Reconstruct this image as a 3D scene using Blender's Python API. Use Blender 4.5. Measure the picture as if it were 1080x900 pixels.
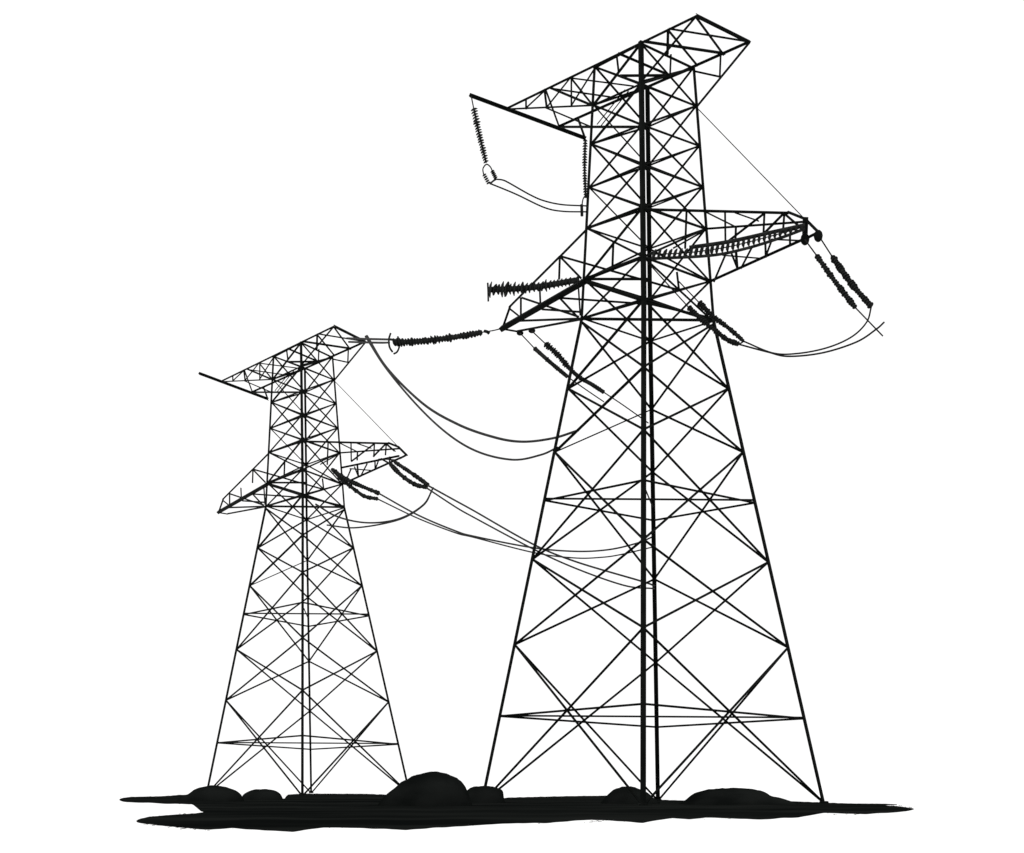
import bpy, bmesh, math, random
from mathutils import Vector, Matrix, noise
random.seed(7)
for o in list(bpy.data.objects): bpy.data.objects.remove(o)
C = bpy.context.scene.collection
scene = bpy.context.scene

# ------------------------------------------------------------------ camera, light, exposure
F, HOR, EYE = 1550.0, 825.0, 1.08           # focal length and horizon row (in 1080x900 picture units), eye height in metres
cam = bpy.data.cameras.new('camera'); cam.sensor_fit = 'HORIZONTAL'; cam.sensor_width = 36
cam.lens = 36*F/1080; cam.shift_y = (HOR-450)/1080; cam.clip_start = .5; cam.clip_end = 20000
co = bpy.data.objects.new('camera', cam); C.objects.link(co)
co.location = (0, 0, EYE); co.rotation_euler = (math.pi/2, 0, 0); scene.camera = co
w = bpy.data.worlds.new('World'); scene.world = w; w.use_nodes = True
bg = w.node_tree.nodes['Background']
bg.inputs[0].default_value = (1, 1, 1, 1); bg.inputs[1].default_value = 1.06      # flat white overcast
sl = bpy.data.lights.new('sun', 'SUN'); sl.energy = 1.0; sl.angle = math.radians(30); sl.color = (1, .98, .95)
so = bpy.data.objects.new('sun', sl); C.objects.link(so)
so.rotation_euler = (math.radians(40), 0, math.radians(-25)); so.location = (0, 0, 60)
vs = scene.view_settings; vs.view_transform = 'Standard'; vs.look = 'None'; vs.gamma = 1; vs.exposure = 0
vs.use_curve_mapping = False

# ------------------------------------------------------------------ materials
def mat(name, c0, c1, scale=3.0, rough=.75, spec=.04, stretch=(1, 1, 1), bump=0.0):
    m = bpy.data.materials.new(name); m.use_nodes = True
    nt = m.node_tree; b = nt.nodes['Principled BSDF']
    tc = nt.nodes.new('ShaderNodeTexCoord'); mp = nt.nodes.new('ShaderNodeMapping'); mp.inputs['Scale'].default_value = stretch
    n = nt.nodes.new('ShaderNodeTexNoise'); n.inputs['Scale'].default_value = scale; n.inputs['Detail'].default_value = 6
    r = nt.nodes.new('ShaderNodeValToRGB')
    r.color_ramp.elements[0].position = .38; r.color_ramp.elements[0].color = (*c0, 1)
    r.color_ramp.elements[1].position = .62; r.color_ramp.elements[1].color = (*c1, 1)
    nt.links.new(tc.outputs['Object'], mp.inputs[0]); nt.links.new(mp.outputs[0], n.inputs['Vector'])
    nt.links.new(n.outputs['Fac'], r.inputs[0]); nt.links.new(r.outputs[0], b.inputs['Base Color'])
    if bump:
        bp = nt.nodes.new('ShaderNodeBump'); bp.inputs['Strength'].default_value = bump; bp.inputs['Distance'].default_value = .05
        nt.links.new(n.outputs['Fac'], bp.inputs['Height']); nt.links.new(bp.outputs[0], b.inputs['Normal'])
    b.inputs['Roughness'].default_value = rough; b.inputs['Specular IOR Level'].default_value = spec
    return m
STEEL = mat('black_steel', (.0028, .0034, .003), (.005, .0058, .0053), 1.5, .7, .02)
CABLE = mat('dark_cable', (.022, .022, .022), (.034, .034, .034), 3, .7, .02)
THIN = mat('thin_cable', (.008, .008, .008), (.014, .014, .014), 3, .7, .02)
PORC = mat('dark_porcelain', (.008, .009, .009), (.022, .023, .022), 2.5, .7, .02)
SOIL = mat('black_soil', (.0032, .0038, .0036), (.0085, .0095, .0088), .22, .95, .0, (.35, 1, 1), .2)
MOUND = mat('dark_mound', (.0034, .004, .0038), (.0085, .0096, .009), .5, .95, .0, (.6, 1, 1), .2)
SNOW = mat('white_ground', (.88, .88, .88), (.92, .92, .92), .5, .95, .0)

# ------------------------------------------------------------------ helpers
def P(x, y, d): return Vector(((x-540)/F*d, d, EYE-(y-HOR)/F*d))
def proj(v): return (540+F*v.x/v.y, HOR-F*(v.z-EYE)/v.y)
def link(name, bm, material, parent=None, base=None, smooth=False):
    me = bpy.data.meshes.new(name)
    if smooth:
        for f in bm.faces: f.smooth = True
    if base is not None: bmesh.ops.translate(bm, verts=bm.verts, vec=-base)
    bm.to_mesh(me); bm.free(); me.materials.append(material)
    o = bpy.data.objects.new(name, me); C.objects.link(o)
    if parent is not None: o.parent = parent
    return o
def tag(o, label=None, cat=None, group=None, kind=None):
    if label: o['label'] = label
    if cat: o['category'] = cat
    if group: o['group'] = group
    if kind: o['kind'] = kind
    return o
def thing(name, loc, label, cat, group=None):
    o = bpy.data.objects.new(name, None); o.empty_display_size = .5; C.objects.link(o); o.location = loc
    return tag(o, label, cat, group)
def add_angle(bm, a, b, wd, axis=None):
    """an equal-leg steel angle from a to b, about wd wide as seen from outside the tower"""
    t = (b-a).normalized()
    ref = axis if axis is not None else Vector((0, -1, 0))
    n = ref - t*ref.dot(t)
    if n.length < .05: n = Vector((1, 0, 0)) - t*t.x
    n.normalize(); s = t.cross(n)
    u = (n+s).normalized(); v = (n-s).normalized()          # the two flanges lie along -u and -v, the corner faces n
    e = t.cross(((a+b)/2-Vector((0, 0, EYE))).normalized()); e.normalize()      # section chosen so that it is wd wide across its length
    pu, pv = abs(u.dot(e)), abs(v.dot(e)); same = u.dot(e)*v.dot(e) > 0
    wd *= 1.1; L = min(wd*1.05, wd/max(.2, max(pu, pv) if same else pu+pv)); th = max(.012, L*.22)
    prof = [(0, 0), (L, 0), (L, th), (th, th), (th, L), (0, L)]
    c = (u+v)*(L*.5); a = a-t*wd*.35; b = b+t*wd*.35
    ra = [bm.verts.new(a+c-u*p-v*q) for p, q in prof]; rb = [bm.verts.new(b+c-u*p-v*q) for p, q in prof]
    for i in range(6):
        j = (i+1) % 6; bm.faces.new((ra[i], ra[j], rb[j], rb[i]))
    bm.faces.new(ra[::-1]); bm.faces.new(rb)
def add_tube(bm, pts, r0, r1=None, seg=8):
    r1 = r0 if r1 is None else r1; rings = []; n = len(pts); up = Vector((.13, .3, .94)).normalized()
    for i, p in enumerate(pts):
        t = (pts[min(i+1, n-1)]-pts[max(i-1, 0)]).normalized()
        x = up - t*up.dot(t)
        if x.length < .05: x = Vector((1, 0, 0)) - t*t.x
        x.normalize(); y = t.cross(x); r = r0+(r1-r0)*i/max(1, n-1)
        rings.append([bm.verts.new(p+(x*math.cos(2*math.pi*k/seg)+y*math.sin(2*math.pi*k/seg))*r) for k in range(seg)])
    for a, b in zip(rings, rings[1:]):
        for k in range(seg):
            l = (k+1) % seg; bm.faces.new((a[k], a[l], b[l], b[k]))
    bm.faces.new(rings[0][::-1]); bm.faces.new(rings[-1])
def spline(pts, m=10):
    if len(pts) < 3: 
        return [pts[0].lerp(pts[-1], i/m) for i in range(m+1)]
    q = [pts[0]*2-pts[1]]+list(pts)+[pts[-1]*2-pts[-2]]; out = []
    for i in range(1, len(q)-2):
        a, b, c, d = q[i-1:i+3]
        for k in range(m):
            t = k/m
            out.append(.5*((2*b)+(c-a)*t+(2*a-5*b+4*c-d)*t*t+(3*b-a-3*c+d)*t**3))
    out.append(pts[-1]); return out
def arclen(pts):
    L = [0]
    for a, b in zip(pts, pts[1:]): L.append(L[-1]+(b-a).length)
    return L
def at_len(pts, L, s):
    for i in range(len(pts)-1):
        if s <= L[i+1] or i == len(pts)-2:
            k = (s-L[i])/max(1e-9, L[i+1]-L[i]); return pts[i].lerp(pts[i+1], k), (pts[i+1]-pts[i]).normalized()

# ------------------------------------------------------------------ ground
bm = bmesh.new()
bmesh.ops.create_grid(bm, x_segments=8, y_segments=8, size=6000)
for v in bm.verts: v.co.y += 5000
tag(link('ground', bm, SNOW), kind='structure')
def interp(tab, x):
    if x <= tab[0][0]: return tab[0][1]
    for (a, b), (c, d) in zip(tab, tab[1:]):
        if x <= c: return b+(d-b)*(x-a)/max(1e-6, c-a)
    return tab[-1][1]
def patch(name, top, bot, x0, x1, step, lift, rel, seed):
    """a bank of dark soil on the ground: far edge and near edge follow the traced outline, the middle is uneven"""
    bm = bmesh.new(); cols = []; nr = 14; n = int((x1-x0)/step)
    for i in range(n+1):
        x = x0+(x1-x0)*i/n; jt = noise.noise(Vector((x*.22, seed, 0)))*.35; jb = noise.noise(Vector((x*.06, seed+5, 0)))*.7+noise.noise(Vector((x*.5, seed+9, 0)))*.2
        edge = min(1, (x-x0)/14, (x1-x)/14)
        yt, yb = interp(top, x)+jt*edge, interp(bot, x)+jb*edge; yb = max(yb, yt+.25)
        col = []
        for r in range(nr+1):
            u = r/nr; y = yt+(yb-yt)*u; d = EYE*F/(y-HOR); p = P(x, y, d)
            e = math.sin(math.pi*u)**.5*max(0, edge) if 0 < u < 1 else 0
            p.z = .005+lift*e+rel*e*max(0, .5+noise.noise(Vector((p.x*.5, p.y*.12, seed))))
            col.append(bm.verts.new(p))
        cols.append(col)
    for a, b in zip(cols, cols[1:]):
        for r in range(nr): bm.faces.new((a[r], a[r+1], b[r+1], b[r]))
    bmesh.ops.recalc_face_normals(bm, faces=bm.faces)
    if sum(f.normal.z for f in bm.faces) < 0: bmesh.ops.reverse_faces(bm, faces=bm.faces)
    o = link(name, bm, SOIL, smooth=True); tag(o, kind='structure'); return o
patch('soil', [(144, 865.6), (147, 863.9), (158, 861.5), (185, 859.3), (204, 858.2), (214, 857), (219, 850), (228, 844), (300, 842.5), (303, 838.2), (320, 837.2), (385, 837.4), (400, 838), (531, 842),
               (536, 841.3), (600, 839.8), (640, 839.3), (690, 843.5), (722, 844.5), (835, 845.3), (896, 847.6), (920, 848.9), (946, 850.4), (958, 852), (962, 852.9), (964, 853.5)],
      [(144, 867.2), (147, 868.3), (156, 869.5), (166, 870.5), (190, 873), (221, 875.6), (245, 873.6), (277, 876), (309, 877.6), (341, 873), (381, 873.6), (428, 875.6), (488, 871.6), (531, 869), (580, 868),
       (624, 864.7), (678, 868), (709, 863), (727, 864.7), (744, 862.4), (802, 864.7), (842, 862.4), (869, 857.6), (913, 859), (946, 857), (958, 855.4), (962, 854.5), (964, 853.8)], 144, 964, 2, .0, .05, 1)
patch('soil', [(126, 843), (129, 841.8), (138, 840.6), (170, 840), (190, 838.5), (215, 838), (250, 841)], [(126, 844.3), (129, 845.6), (134, 846.3), (160, 847.3), (203, 848.6), (212, 856.2), (222, 858), (250, 860)], 126, 250, 2, .02, .04, 9)
patch('soil', [(896, 847.6), (930, 847.9), (946, 848.4)], [(896, 849.5), (930, 849.6), (946, 849.2)], 896, 946, 2, .0, .02, 14)
# loose crumbs of soil along the ragged ends and the near edge
bm = bmesh.new(); rc = random.Random(3)
def crumbs(n, xa, ya, xb, yb, spread, smax):
    for _ in range(n):
        t = rc.random(); x = xa+(xb-xa)*t+rc.gauss(0, 2.5); y = ya+(yb-ya)*t+rc.gauss(0, spread)
        d = EYE*F/(y-HOR); p = P(x, y, d); r_ = rc.uniform(.3, 1)**2*smax*d/F
        m_ = Matrix.Translation(p+Vector((0, 0, r_*.15))) @ Matrix.Rotation(rc.uniform(0, 6), 4, 'Z') @ Matrix.Diagonal((r_*rc.uniform(1, 3), r_*1.5, r_*.45, 1))
        bmesh.ops.create_icosphere(bm, subdivisions=1, radius=1, matrix=m_)
crumbs(150, 150, 869, 212, 875, .6, .9); crumbs(70, 129, 845.5, 200, 848.3, .35, .7); crumbs(60, 128, 841.8, 180, 839.6, .3, .6); crumbs(80, 146, 864, 200, 858.4, .4, .8)
crumbs(90, 930, 848.2, 962, 852.5, .45, .7); crumbs(80, 900, 858.8, 962, 855, .4, .7); crumbs(220, 215, 875.4, 900, 859.5, 1.2, .8); crumbs(14, 622, 868, 632, 866, .8, 1.2)
tag(link('soil_crumbs', bm, SOIL), kind='stuff')
MGROUP = 'dark earth mounds along the ground'
def mound(tab, d, deep, label, seed):
    """tab: silhouette (x, top row); a lumpy rounded mound, as deep as it is wide"""
    x0, x1 = tab[0][0], tab[-1][0]; n = 44; m = 18; bm = bmesh.new(); rows = []
    sp = spline([Vector((a, b, 0)) for a, b in tab], 12)
    st = [(v.x, v.y) for v in sp]
    for i in range(n+1):
        x = x0+(x1-x0)*i/n; q = P(x, interp(st, x), d); h = max(.0, q.z)*(1+.05*noise.noise(Vector((x*.1, seed*3, 0)))+.018*noise.noise(Vector((x*.33, seed*7, 0)))); row = []
        wd = deep*max(.02, 1-abs(2*i/n-1)**2.6)**.5
        for j in range(m+1):
            a = math.pi*j/m; yy = d-math.cos(a)*wd; s = math.sin(a)
            k = 1-.10*abs(noise.noise(Vector((q.x*1.6, yy*1.6, seed))))
            row.append(bm.verts.new((q.x, yy, h*s*k - .03*(1-s))))
        rows.append(row)
    for a, b in zip(rows, rows[1:]):
        for j in range(m): bm.faces.new((a[j], b[j], b[j+1], a[j+1]))
    bmesh.ops.recalc_face_normals(bm, faces=bm.faces)
    base = Vector(((P(x0, 0, d).x+P(x1, 0, d).x)/2, d, 0))
    o = link('earth_mound', bm, MOUND, base=base, smooth=True); o.location = base
    return tag(o, label, 'mound', MGROUP)
mound([(186, 845), (193, 839.5), (200, 837), (207, 832), (216, 829.3), (226, 828.2), (238, 830), (248, 833.5), (254, 838), (257, 845)], 82, 1.4, 'low black mound covering the left foot of the smaller far pylon', 1)
mound([(254, 845), (257, 838), (265, 833.6), (275, 832), (287, 833), (294, 836), (297, 840), (299, 845)], 86, 1.0, 'small black hump between the left and middle feet of the smaller pylon', 2)
mound([(398, 849), (407, 838.5), (418, 828.5), (430, 821), (444, 815), (457, 813), (472, 815), (484, 821.5), (491, 829), (495, 840), (498, 849)], 66, 1.7, 'tallest dark rounded mound, hiding the right foot of the smaller pylon', 3)
mound([(484, 846), (490, 836), (497, 830.5), (508, 828.6), (520, 829.6), (529, 832.5), (531, 837), (530, 842), (533, 846)], 73, 1.0, 'dark mound around the left foot of the large near pylon', 4)
mound([(634, 846), (641, 838), (648, 832.5), (660, 829.3), (672, 830.6), (683, 836), (690, 842), (696, 846)], 71.5, .9, 'small dark mound at the middle legs of the large pylon', 5)
mound([(716, 848), (724, 843), (732, 837), (745, 832.8), (765, 831), (785, 831.4), (803, 834), (812, 839), (825, 842), (836, 846), (842, 848)], 70, 1.8, 'broad low dark mound between the middle and right feet of the large pylon', 6)

# ------------------------------------------------------------------ pylons
PX = .0490                                   # one picture unit at the near pylon, in metres
LV = {'L': [71, 111, 152, 198, 241, 295, 336], 'R': [72, 112, 154, 197.5, 241.5, 297, 339],
      'N': [46, 88.5, 132, 174.5, 218.5, 271, 316], 'F': [92, 134, 175, 219.5, 262.5, 316, 360]}
LO = {'L': [340, 410, 477, 590, 680], 'R': [342, 410, 477, 593, 683], 'N': [316, 387, 453, 569, 662], 'F': [360, 432, 498, 611, 699]}
LEGS = {'L': [(508, 847.03, 76), (614.3, 338, 76), (628, 71, 76)], 'R': [(869, 847.03, 76), (752, 340, 76), (731, 72, 76)],
        'N': [(678.3, 849.95, 67.1), (679.0, 316, 72.65), (676, 46, 73.5)], 'F': [(694, 844.72, 84.9), (686.0, 360, 79.35), (682.8, 92, 78.5)]}
def pylon(K, label, far):
    T = (lambda x, y, d: P(x, y, d)) if K == 1 else (lambda x, y, d: P(319.3+(x-679)*K, HOR-(HOR-y)*K, d/K))
    ks = 1.08 if not far else 1.3; kl = 1 if not far else .95      # bars and legs of the far pylon are heavier for its size
    base = sum((T(*LEGS[k][0]) for k in 'LRNF'), Vector())/4; base.z = 0
    root = thing('lattice_pylon', base, label, 'pylon', 'lattice pylons')
    cen = lambda p: Vector((p.x-base.x, p.y-base.y, 0))
    def bar(name, a, b, wpx, parent=root, axis=None):
        bm = bmesh.new(); m = (a+b)/2; c = cen(m)
        add_angle(bm, a, b, wpx*PX*ks, axis if axis is not None else (c.normalized() if c.length > .3 else None))
        return link(name, bm, STEEL, parent, base)
    def multi(name, segs, parent=root):
        bm = bmesh.new()
        for a, b, wpx in segs:
            c = cen((a+b)/2); add_angle(bm, a, b, wpx*PX*ks, c.normalized() if c.length > .3 else None)
        return link(name, bm, STEEL, parent, base)
    poly = {k: [T(*p) for p in LEGS[k]] for k in LEGS}
    def node(k, y):
        """the point of leg k seen at row y of the near pylon"""
        seg = (0, 1) if y >= LEGS[k][1][1] else (1, 2)
        (x0, y0, d0), (x1, y1, d1) = LEGS[k][seg[0]], LEGS[k][seg[1]]
        a, b = P(x0, y0, d0), P(x1, y1, d1)            # find the height on the straight leg
        lo, hi = 0., 1.
        for _ in range(40):
            t = (lo+hi)/2
            if proj(a.lerp(b, t))[1] > y: lo = t
            else: hi = t
        return poly[k][seg[0]].lerp(poly[k][seg[1]], (lo+hi)/2)
    # legs
    wl = {'L': (3.1, 2.7), 'R': (3.1, 2.6), 'N': (4.7, 5.0), 'F': (4.3, 4.3)}
    for k in 'LNFR':
        p = poly[k]
        kk = kl/ks*(1.2 if k in 'LR' else .88) if far else kl/ks*1.06
        o = multi('leg', [(p[0]-Vector((0, 0, .3)), p[1], wl[k][0]*kk), (p[1], p[2], wl[k][1]*kk)])
        bm = bmesh.new(); bmesh.ops.create_cube(bm, size=1, matrix=Matrix.Translation(p[0]+Vector((0, 0, 0))) @ Matrix.Diagonal((.42, .42, .2, 1)))
        bmesh.ops.bevel(bm, geom=bm.edges[:], offset=.04, segments=1, affect='EDGES')
        link('footing', bm, STEEL, o, base)
    faces = [('L', 'N'), ('L', 'F'), ('R', 'N'), ('R', 'F')]
    U = {k: [node(k, y) for y in LV[k]] for k in 'LNFR'}
    W = {k: [node(k, y) for y in LO[k]]+[poly[k][0]] for k in 'LNFR'}
    thick = {('L', 'N', 0), ('L', 'N', 4)}
    for a, b in faces:
        for i in range(7):
            wd = 1.8 if i in (1, 2, 3) else 2.4
            if a == 'R': wd = min(wd, 2.2)
            if (a, b, i) == ('R', 'F', 3): wd = 1.4
            if b == 'F': wd = min(wd, 1.7)
            if (a, b, i) == ('L', 'N', 5): wd = 3.2
            bar('horizontal_brace', U[a][i], U[b][i], wd)
        for i in range(6):
            thin = 1.2 if (a, b, i) in (('L', 'F', 3), ('L', 'F', 1), ('R', 'N', 2)) else 1.9
            if (a, b, i) != ('L', 'F', 4): bar('diagonal_brace', U[a][i], U[b][i+1], 1.3 if thin < 1.5 else 1.9)
            bar('diagonal_brace', U[b][i], U[a][i+1], 2.3 if (a, b) == ('L', 'N') and i in (0, 1, 4) else 1.8)
        for i in range(5):
            bar('diagonal_brace', W[a][i], W[b][i+1], 2.05)
            bar('diagonal_brace', W[b][i], W[a][i+1], 2.5 if (a, b) == ('L', 'N') and i < 2 else 1.25 if (a, b, i) == ('L', 'F', 1) else 2.05)
        for ya, yn, yf in ((528, 506.5, 549), (755.5, 742.5, 767)):
            bar('horizontal_brace', node(a, ya+(2.5 if a == 'R' else 0)), node(b, yn if b == 'N' else yf), 1.9)
    UP = Vector((0, 0, 1))
    for yl, yr, wd in ((526.5, 528, 1.8), (755.5, 757.5, 1.8), (337, 338.5, 2.5)):
        bar('plan_brace', node('L', yl), node('R', yr), wd, axis=UP)
    bar('plan_brace', node('L', 295), T(684, 295, 76), 2.3, axis=UP)
    bar('plan_brace', T(681, 517, 74), node('F', 536), 1.3, axis=UP)
    bar('plan_brace', node('L', 296.5), node('N', 316.5), 4.2/ks)
    bar('plan_brace', T(592, 270.5, 78), T(716, 306, 75), 1.9)
    bar('plan_brace', T(590.7, 314.4, 78), node('F', 321), 1.9)
    bar('plan_brace', node('N', 319), node('R', 336), 2.2)
    bar('plan_brace', T(633, 134, 76.5), T(663, 96, 77), 1.0); bar('plan_brace', T(630, 131, 76.5), T(659, 95, 77), 1.0)
    for a, b, wd in (((647, 256, 74.6), (646, 284, 74.6), 2.0), ((724, 222, 74.5), (722.5, 262, 74.5), 1.9), ((714, 288, 74.5), (716, 305, 74.5), 1.9),
                     ((710, 262, 74.6), (744, 243, 76), 1.5)):
        bar('sub_brace', T(*a), T(*b), wd)
    # gusset plates where the arms meet the legs
    for k, y, s in (('L', 295.5, 9), ('L', 336, 9), ('N', 271, 8), ('N', 316, 10), ('F', 316, 5), ('R', 297, 6), ('R', 339, 6), ('L', 241, 5), ('R', 241.5, 5), ('L', 111, 6), ('R', 72, 5)):
        p = node(k, y); bm = bmesh.new(); c = cen(p).normalized(); s *= PX*.75
        rot = Vector((0, -1, 0)).rotation_difference(c).to_matrix().to_4x4()
        bmesh.ops.create_cone(bm, cap_ends=True, segments=8, radius1=s*.5, radius2=s*.5, depth=.05, matrix=Matrix.Translation(p+c*.06) @ rot @ Matrix.Rotation(math.pi/2, 4, 'X') @ Matrix.Diagonal((.75, 1, 1, 1)))
        link('gusset_plate', bm, STEEL, root, base)
    # ---------------- top cross arm: level top frame at the height of the leg tops
    top = lambda x, y: T(x, y, 754*76/(HOR-y))
    lb = lambda x, y: T(x, y, 76+(625-x)*4.7/91)          # its lower chord on the left
    arm = multi('cross_arm', [(top(534, 114.8), top(735, 17), 2.1), (top(590, 133.2), top(789.5, 44.5), 2.5), (top(735, 17), top(789.5, 44.3), 3.2),
                              (lb(534, 115.3), lb(625, 111.3), 1.6), (T(789.5, 45, 73.3), node('R', 112.5), 2.1)])
    bm_beam = bar('end_beam', top(497, 101), top(617.5, 146), 3.8)
    S = [(top(733.6, 18), top(762.6, 57.5), 1.9), (top(706, 30.5), top(789, 44), 1.7), (top(680, 44), top(764, 56.5), 2.5), (top(733.6, 18), T(679, 83, 75.5), 1.9),
         (top(704.6, 32), T(704, 56.5, 73.2), 2.4), (top(704.6, 32), top(735, 69), 1.9), (T(707.6, 58, 74.5), T(706.7, 79, 75), 1.7), (T(759.6, 58, 74.7), T(758.7, 81, 74.9), 1.7),
         (node('R', 75), T(758.7, 81, 74.9), 1.7), (top(653, 56.8), top(705, 79), 2.3), (top(650.5, 58), T(652.6, 76, 75), 1.8), (T(655, 80, 75), T(706.5, 79.6, 75.4), 2.4),
         (top(602, 82.5), T(668, 91, 76), 1.4), (top(581, 93), lb(625, 111.5), 2.2), (top(581, 93), T(643.5, 102, 77), 1.5), (top(574.7, 95), lb(577, 113.7), 2.0),
         (top(576, 95), top(590, 133.5), 1.7), (top(555, 105), lb(555, 114.6), 1.7), (lb(555, 114.6), top(575, 96), 1.6), (lb(577, 113.7), top(602, 82.5), 1.6), (top(603, 82.5), lb(603, 111.8), 1.6),
         (top(603, 83), lb(625, 110.6), 1.7), (lb(603, 111.8), top(628, 72), 1.6), (lb(577, 114.4), node('L', 134.5), 1.4), (top(590, 134), node('N', 134), 2.3), (top(610, 125), top(617.5, 146), 2.2),
         (T(678, 86, 75.6), node('R', 72.5), 2.4)]
    for a, b, wd in S: bar('strut', a, b, wd, arm)
    # ---------------- left cross arm, reaching away from the viewer
    la = lambda x, y, q=0: T(x, y, 76+(615-x)*8.0/85+q)
    tip = la(530, 346.5)
    arm = multi('cross_arm', [(tip, node('L', 297), 6.2/ks), (tip, la(538, 323.7), 2.2), (la(538, 323.7), la(590.7, 271), 2.0), (la(590.7, 271), node('L', 242), 2.0),
                              (la(530.5, 346.8), la(546, 349.4, .5), 1.8), (la(546, 349.4, .5), node('L', 336.7), 2.1)])
    for a, b, wd in [((590.7, 272), (590, 294), 1.9), ((592.6, 272.5), (613.5, 294), 1.9), ((537.5, 325), (547, 332.5), 1.9), ((549.4, 314.4), (549.4, 332), 2.0), ((551, 314.4), (611, 334.5), 2.0),
                     ((569.4, 304), (570, 318.5), 1.8), ((590.7, 314.4), (609, 334), 1.9), ((610.5, 301), (612.5, 332), 1.7), ((572, 326.5), (614, 329.3), 1.9), ((548, 338.5), (612, 336.3), 2.1)]:
        bar('strut', la(*a), la(*b), wd, arm)
    # ---------------- right cross arm, reaching towards the viewer
    ra = lambda x, y: T(x, y, 75-(x-700)*5.6/160)
    arm = multi('cross_arm', [(node('N', 221), ra(831, 224.8), 2.3), (ra(831, 224.8), ra(849, 232), 2.4), (ra(849, 232), ra(863, 246), 2.4), (node('R', 297), ra(851.5, 250.6), 2.4),
                              (ra(851.5, 250.6), ra(862.5, 245), 2.2), (node('R', 241.5), ra(849, 234), 1.9)] + ([(ra(849, 232), ra(848.3, 252), 4.4)] if not far else []))
    for a, b, wd in [((745, 224.6), (776, 240), 1.4), ((764.6, 225), (765, 256), 1.7), ((776, 225.4), (799.6, 233.7), 1.4), ((776, 240), (775.5, 254), 1.9), ((766, 256), (805, 226), 2.0), ((806, 226), (805, 248), 1.8),
                     ((805, 247), (825.6, 226), 2.1), ((827, 226), (825.6, 245), 1.8), ((828, 227), (842, 239), 2.0), ((764.6, 270), (753, 297), 1.8), ((771, 267), (777.6, 283.5), 1.7), ((776, 265), (777.4, 283.5), 2.2),
                     ((793, 261), (781.5, 283), 1.7), ((763, 270), (799.6, 273), 1.4), ((807, 256), (807.4, 271), 1.8), ((814, 253), (807.8, 270), 1.7), ((814, 253), (846, 254.5), 1.4), ((833, 249), (833, 258), 1.8)]:
        bar('strut', ra(*a), ra(*b), wd, arm)
    if far: bar('strut', node('R', 268), ra(849, 247), 2.4, arm)
    else:
        for q in (ra(849, 252.5), ra(863, 249)):
            bm = bmesh.new(); bmesh.ops.create_icosphere(bm, subdivisions=2, radius=.27, matrix=Matrix.Translation(q) @ Matrix.Diagonal((.8, .8, 1.1, 1)))
            link('clamp', bm, STEEL, root, base)
        for q in (la(548.5, 351.5, .5), la(561, 349, .5)):
            bm = bmesh.new(); bmesh.ops.create_icosphere(bm, subdivisions=2, radius=.17, matrix=Matrix.Translation(q) @ Matrix.Diagonal((1.2, .9, .85, 1)))
            link('clamp', bm, STEEL, root, base)
    bm = bmesh.new(); add_tube(bm, [node('R', 113), ra(850, 232.5), ra(863, 246)], .45*PX*ks); link('stay_wire', bm, STEEL, root, base)
    return root
pylon(1, 'large near black steel lattice pylon on the right, hung with insulator strings from its arms', False)
pylon(.595, 'smaller distant black steel lattice pylon on the left with the same three arms', True)

# ------------------------------------------------------------------ insulator strings and wires
def disc_mesh():
    bm = bmesh.new(); seg = 12
    prof = [(.16, -.5), (.55, -.42), (1, .12), (.96, .34), (.5, .1), (.2, .5)]
    rings = [[bm.verts.new((r*math.cos(2*math.pi*k/seg), r*math.sin(2*math.pi*k/seg), z)) for k in range(seg)] for r, z in prof]
    for a, b in zip(rings, rings[1:]):
        for k in range(seg): bm.faces.new((a[k], a[(k+1) % seg], b[(k+1) % seg], b[k]))
    bm.faces.new(rings[0][::-1]); bm.faces.new(rings[-1])
    me = bpy.data.meshes.new('disc'); bm.to_mesh(me); bm.free(); me.materials.append(PORC); return me
DISC = disc_mesh()
SGROUP = 'insulator strings on the pylons'
def string(pts, n, r0, r1, label, lead_in=None, lead_out=None, tilt=0.0, rodpx=1.2, thick=.85, u=PX, jit=.19, extra=()):
    """pts: (x, y, depth) along the string; n discs whose radius goes from r0 to r1 (picture units of size u)"""
    q = spline([P(*p) for p in pts], 8); base = P(*lead_in[0]) if lead_in else q[0]
    root = thing('insulator_string', base, label, 'insulator', SGROUP)
    bm = bmesh.new(); add_tube(bm, q, rodpx*u*.5); link('rod', bm, PORC, root, base)
    L = arclen(q)
    for i in range(n):
        p, t = at_len(q, L, L[-1]*(i+.5)/n)
        o = bpy.data.objects.new('disc', DISC); C.objects.link(o); o.parent = root
        R = (r0+(r1-r0)*i/max(1, n-1))*u*random.uniform(1-jit, 1+jit)
        j = Vector((random.uniform(-1, 1), random.uniform(-1, 1), random.uniform(-1, 1)))*(.7*jit)
        t2 = (t+j+Vector((t.z, 0, -t.x))*tilt).normalized()
        o.location = p-base; o.rotation_mode = 'QUATERNION'; o.rotation_quaternion = Vector((0, 0, 1)).rotation_difference(t2)
        o.scale = (R, R, L[-1]/n*thick)
    for nm, ld in (('hanger', lead_in), ('tail_wire', lead_out)):
        if ld:
            bm = bmesh.new(); add_tube(bm, spline([P(*p) for p in ld], 5), .7*u); link(nm, bm, THIN, root, base)
    for nm, pl, rad in extra:
        bm = bmesh.new(); add_tube(bm, spline([P(*p) for p in pl], 6), rad*u); link(nm, bm, PORC, root, base, True)
    return root
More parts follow.
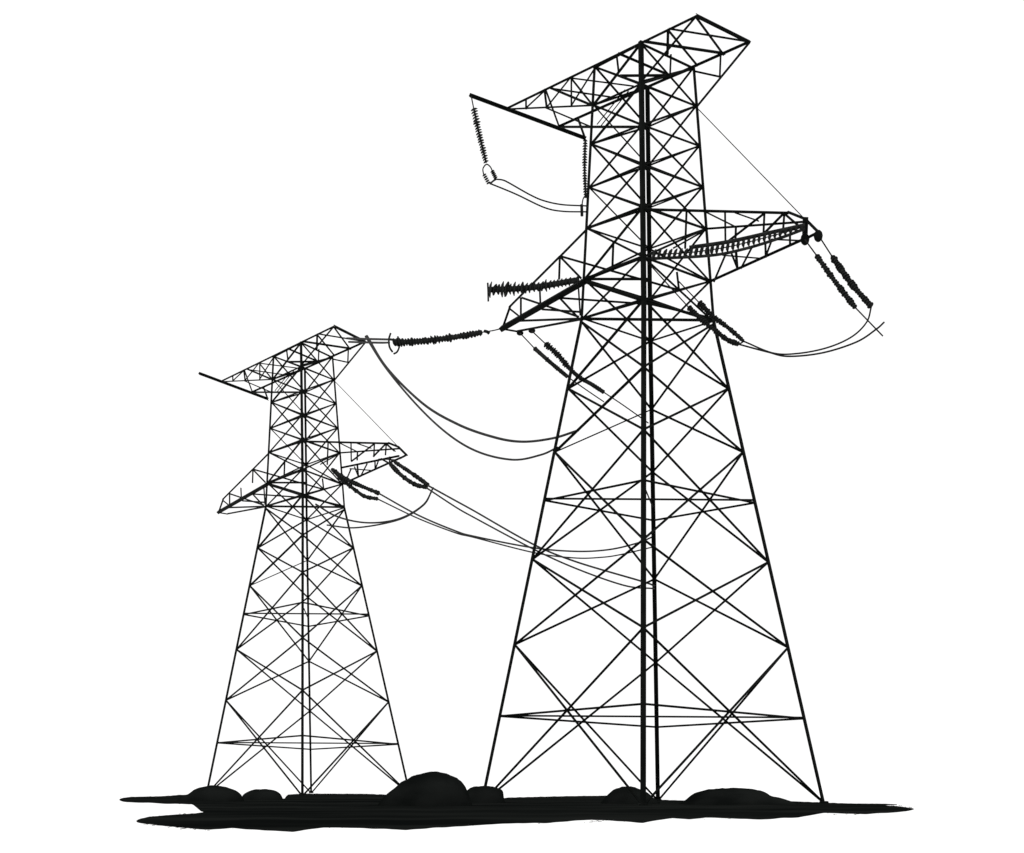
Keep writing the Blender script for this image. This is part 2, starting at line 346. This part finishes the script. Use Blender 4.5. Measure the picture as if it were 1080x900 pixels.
# big pylon, hanging from the end beam
d0, d1 = 79.1, 84.4; e0, e1 = d0+1.4, d1+1.5
s1 = string([(499.6, 114, d0+.1), (505, 140, d0+.7), (512.8, 172, d0+1.4)], 21, 4.3, 3.6, 'long tilted insulator string hanging from the free outer end of the top beam', [(497, 101.5, d0), (499.5, 114, d0)], tilt=-.25,
            rodpx=2.2, thick=.85, jit=.12, extra=[('yoke', [(510, 184, e0), (509.4, 178, e0), (513, 173.5, e0), (517, 176, e0), (519.5, 181, e0)], .75), ('link', [(516.6, 194.3, e0), (520, 191.2, e0), (523.8, 188.8, e0)], 1.0)])
for a, b in (((510.2, 183.5), (515.6, 194)), ((518.8, 179.8), (523, 188.5))):
    for i in range(5):
        k = (i+.5)/5; p = P(a[0]+(b[0]-a[0])*k, a[1]+(b[1]-a[1])*k, e0)
        o = bpy.data.objects.new('disc', DISC); C.objects.link(o); o.parent = s1; o.location = p-s1.location
        o.rotation_euler = (0, math.radians(150), 0); o.scale = (.13, .13, .055)
string([(617.3, 147, d1), (616.6, 178, d1+.7), (617.8, 209, e1)], 22, 3.3, 2.9, 'upright insulator string hanging beside the large pylon body from the inner beam end', None, None, 0.0, 2.4, .85, jit=.12,
       extra=[('yoke', [(617.8, 206, e1), (615, 210, e1), (613.6, 218, e1)], .8), ('weight', [(613.4, 216, e1), (613.6, 221, e1), (613.8, 228, e1)], 1.9)])
# left arm
string([(515, 305.8, 75.4), (560, 303.5, 75.3), (611, 295.2, 75.2)], 23, 7.4, 4.4, 'level spiky insulator string pointing left from the large pylon above its left arm', None, None, .22, 6.0, .8, jit=.22,
       extra=[('end_plate', [(514.4, 298.5, 75.4), (514.8, 308, 75.4), (515, 318, 75.4)], 1.0)])
string([(508, 350.7, 84.2), (490, 354, 84.6), (470, 357, 85), (445, 360, 85.5), (426, 361, 85.9), (415, 361, 86.1)], 30, 4.1, 5.9, 'long level insulator string running left from the tip of the left arm', [(529.5, 346.5, 84), (520, 348.8, 84.2), (508, 350.7, 84.2)], None, -.2, 5.8, .8, jit=.24,
       extra=[('ring', [(412, 351.5, 86.3), (410.2, 358, 86.3), (410.8, 366, 86.3), (414, 371.5, 86.3)], 1.2), ('hook', [(419.5, 355, 86.1), (421.3, 364, 86.1), (419, 371, 86.1), (415, 373.5, 86.1)], 1.1),
              ('yoke', [(410.5, 358, 86.3), (418, 359, 86.1), (424, 360.5, 86)], 1.4), ('knob', [(511, 349.4, 84.5), (514, 350.2, 84.4), (516, 352, 84.4)], 1.9)])
string([(563.5, 367.3, 79.8), (580, 382, 79.6), (598.5, 397.5, 79.4)], 22, 2.7, 2.5, 'lower of the two slanting insulator strings under the left arm', [(548.5, 351.5, 81.8), (563.5, 367.3, 79.8)], [(598.5, 397.5, 79.4), (620, 412.5, 79.2), (637, 424, 79)], 0, 4.6, .8)
string([(575, 362.5, 79.6), (588, 374, 79.5), (599, 387, 79.4), (611, 398, 79.3), (624, 405.5, 79.2), (637, 414, 79.1)], 32, 3.9, 2.3, 'upper of the two slanting insulator strings under the left arm, passing behind the leg', [(561, 349.3, 80.8), (575, 362.5, 79.6)], [(637, 414, 79.1), (658, 428, 79.5), (684, 446.5, 79.5)], 0, 4.6, .8)
# right arm
string([(687, 268.5, 70.6), (727, 266.5, 70.4), (768, 260.5, 70), (810, 250, 69.6), (848, 239.5, 69.3)], 29, 5.6, 3.6, 'insulator string with slanted discs lying along the inside of the right arm', None, None, .35, 1.2, .62, jit=.08,
       extra=[('rail', [(727, 261.2, 70.4), (768, 255.2, 70), (810, 246, 69.6), (849, 237.5, 69.3)], 1.9), ('rail', [(687, 273, 70.6), (748, 269.8, 70.2), (784, 263, 69.8), (822, 251.5, 69.5), (849, 241.5, 69.3)], 1.45)])
string([(861, 269.3, 68.8), (880, 296, 68), (902, 324.5, 67)], 24, 2.9, 2.9, 'left string of the insulator pair hanging off the tip of the right arm', [(849, 253, 69.4), (861, 269.3, 68.8)], [(902, 324.5, 67), (917, 340, 66.5), (931, 354.5, 66)], 0, 3, .8)
string([(877.5, 270.5, 68.6), (897, 298, 67.6), (918.5, 323, 66.7)], 24, 3.3, 3.1, 'right string of the insulator pair hanging off the tip of the right arm', [(863, 248, 69.4), (877.5, 270.5, 68.6)], None, 0, 3.2, .8)
string([(726, 324, 74.4), (741, 338, 74), (757, 351, 73.6), (768, 359, 73.2), (779, 363, 72.8)], 26, 3.0, 2.8, 'lower insulator string where the large pylon narrows, its end joined to the jumper', [(687, 281, 75), (706, 302, 74.7), (726, 324, 74.4)], None, 0, 3, .8)
string([(737, 319, 74.2), (752, 334, 73.8), (767, 345, 73.4), (784, 359.7, 72.8)], 26, 3.4, 2.4, 'upper insulator string where the large pylon narrows, crossing its right leg', [(716, 297, 74.8), (737, 319, 74.2)], None, 0, 3, .8,
       extra=[('yoke', [(778.5, 363.3, 72.8), (782, 361.8, 72.8), (785, 359.5, 72.8)], .8)])
# far pylon
u2 = PX*2.15
string([(350, 495, 121), (368, 507, 120), (399.5, 520.5, 118)], 22, 1.9, 1.7, 'upper insulator string slanting right from the body of the smaller pylon', None, None, 0, 2.6, .9, u2)
string([(357, 503.5, 121), (376, 518, 120), (385, 523.8, 119), (398, 526.3, 118)], 20, 1.8, 1.6, 'lower insulator string slanting right from the body of the smaller pylon', [(350, 496, 121), (357, 503.5, 121)], None, 0, 2.6, .9, u2)
string([(411.5, 489.5, 116), (424, 502, 115), (438, 511.3, 114), (450, 514, 113)], 20, 1.8, 1.7, 'lower insulator string hanging from the right arm tip of the smaller pylon', [(402, 484, 117), (411.5, 489.5, 116)], None, 0, 2.6, .9, u2)
string([(416.5, 487.5, 116), (433, 498.5, 115), (451.5, 511.5, 113)], 20, 1.8, 1.6, 'upper insulator string hanging from the right arm tip of the smaller pylon', [(409, 483, 117), (416.5, 487.5, 116)], None, 0, 2.6, .9, u2)

WGROUP = 'power line wires'
def wire(pts, wpx, label, m=CABLE, cat='wire'):
    q = spline([P(*p) for p in pts], 12); base = q[0].copy(); bm = bmesh.new()
    n = len(q); d = [v.y for v in q]
    add_tube(bm, q, wpx*.74*d[0]/F, wpx*.74*d[-1]/F, 8)
    o = link('power_cable', bm, m, None, base, True); o.location = base
    return tag(o, label, cat, WGROUP)
def dl(pts, a, b):
    """depth runs evenly in 1/depth along the traced run from a to b"""
    s = [0]
    for p, q in zip(pts, pts[1:]): s.append(s[-1]+math.hypot(q[0]-p[0], q[1]-p[1]))
    return [(x, y, 1/(1/a+(1/b-1/a)*t/s[-1])) for (x, y), t in zip(pts, s)]
wire(dl([(524, 189.3), (530, 190), (536.7, 193), (559, 205.6), (574, 212), (593, 216), (618, 217.3)], e0, e1), 1.1, 'upper of two short cables sagging below the top beam of the large pylon', THIN)
wire(dl([(517.5, 194), (530, 199), (546, 205.8), (574, 219), (593, 223), (618, 223.6)], e0, e1), 1.1, 'lower of two short cables sagging below the top beam of the large pylon', THIN)
wire(dl([(410.5, 358.2), (398, 357.9), (384, 357.6), (366, 357)], 86.3, 123), 1.5, 'upper short cable between the tip of the smaller pylon and the ringed insulator')
wire(dl([(410.5, 361.5), (398, 361.6), (368, 360.8)], 86.3, 123), 1.4, 'lower short cable between the tip of the smaller pylon and the ringed insulator')
wire(dl([(387, 354.5), (407.5, 387.5), (445, 425), (482.5, 447.5), (520, 461), (550, 466), (582.5, 462.5), (610, 454)], 123, 75), 1.7, 'upper cable sagging from the top of the smaller pylon to the large pylon')
wire(dl([(385.5, 355), (406, 387), (437.5, 425), (470, 456), (502.5, 476), (540, 485), (570, 480), (588, 472)], 123, 76), 1.4, 'lowest sagging cable from the top of the smaller pylon to the large pylon left leg')
wire(dl([(451, 512), (480, 528), (500, 539), (560, 573), (605.6, 592), (676, 613), (690, 618)], 113, 82), 1.3, 'upper cable from the arm tip of the smaller pylon down to the large pylon middle')
wire(dl([(449.5, 514.5), (480, 534.6), (500, 546), (560, 578), (605.6, 599), (658, 617.5), (690, 621)], 113, 82), 1.2, 'lower cable from the arm tip of the smaller pylon, ending lowest on the large pylon')
wire(dl([(399.5, 520.5), (440, 543), (480, 560), (500, 565.8), (560, 577.5), (605, 581.6), (641, 580), (672, 573), (689, 566)], 118, 82), 1.2, 'upper cable from the body of the smaller pylon, curling up at the large pylon')
wire(dl([(398, 526.3), (440, 546.5), (480, 562), (500, 567), (563, 583), (605.6, 588.6), (634, 588), (655, 585), (689, 577)], 118, 82), 1.0, 'lower cable from the body of the smaller pylon, curling up at the large pylon')
wire(dl([(457, 514.5), (446, 533), (420, 547.6), (387, 551.5), (355.6, 545), (333, 532)], 113, 126), 1.3, 'upper jumper loop hanging under the right arm of the smaller pylon')
wire(dl([(455, 519), (446, 533.5), (420, 548.5), (376, 556.7), (345, 554)], 113, 124), 1.2, 'lower jumper loop hanging under the right arm of the smaller pylon')
wire(dl([(919, 323.5), (914, 340), (898, 355.6), (872, 367), (841, 373), (815, 372.4), (784, 360)], 66.7, 72.8), 1.2, 'upper jumper loop hanging under the right arm of the large pylon', THIN)
wire(dl([(932.5, 340), (924, 347.5), (903, 361), (867, 372.4), (831, 376), (810, 371.5), (780, 363.5)], 66.0, 72.8), 1.3, 'lower jumper loop with a free end at right, under the large pylon right arm', THIN)
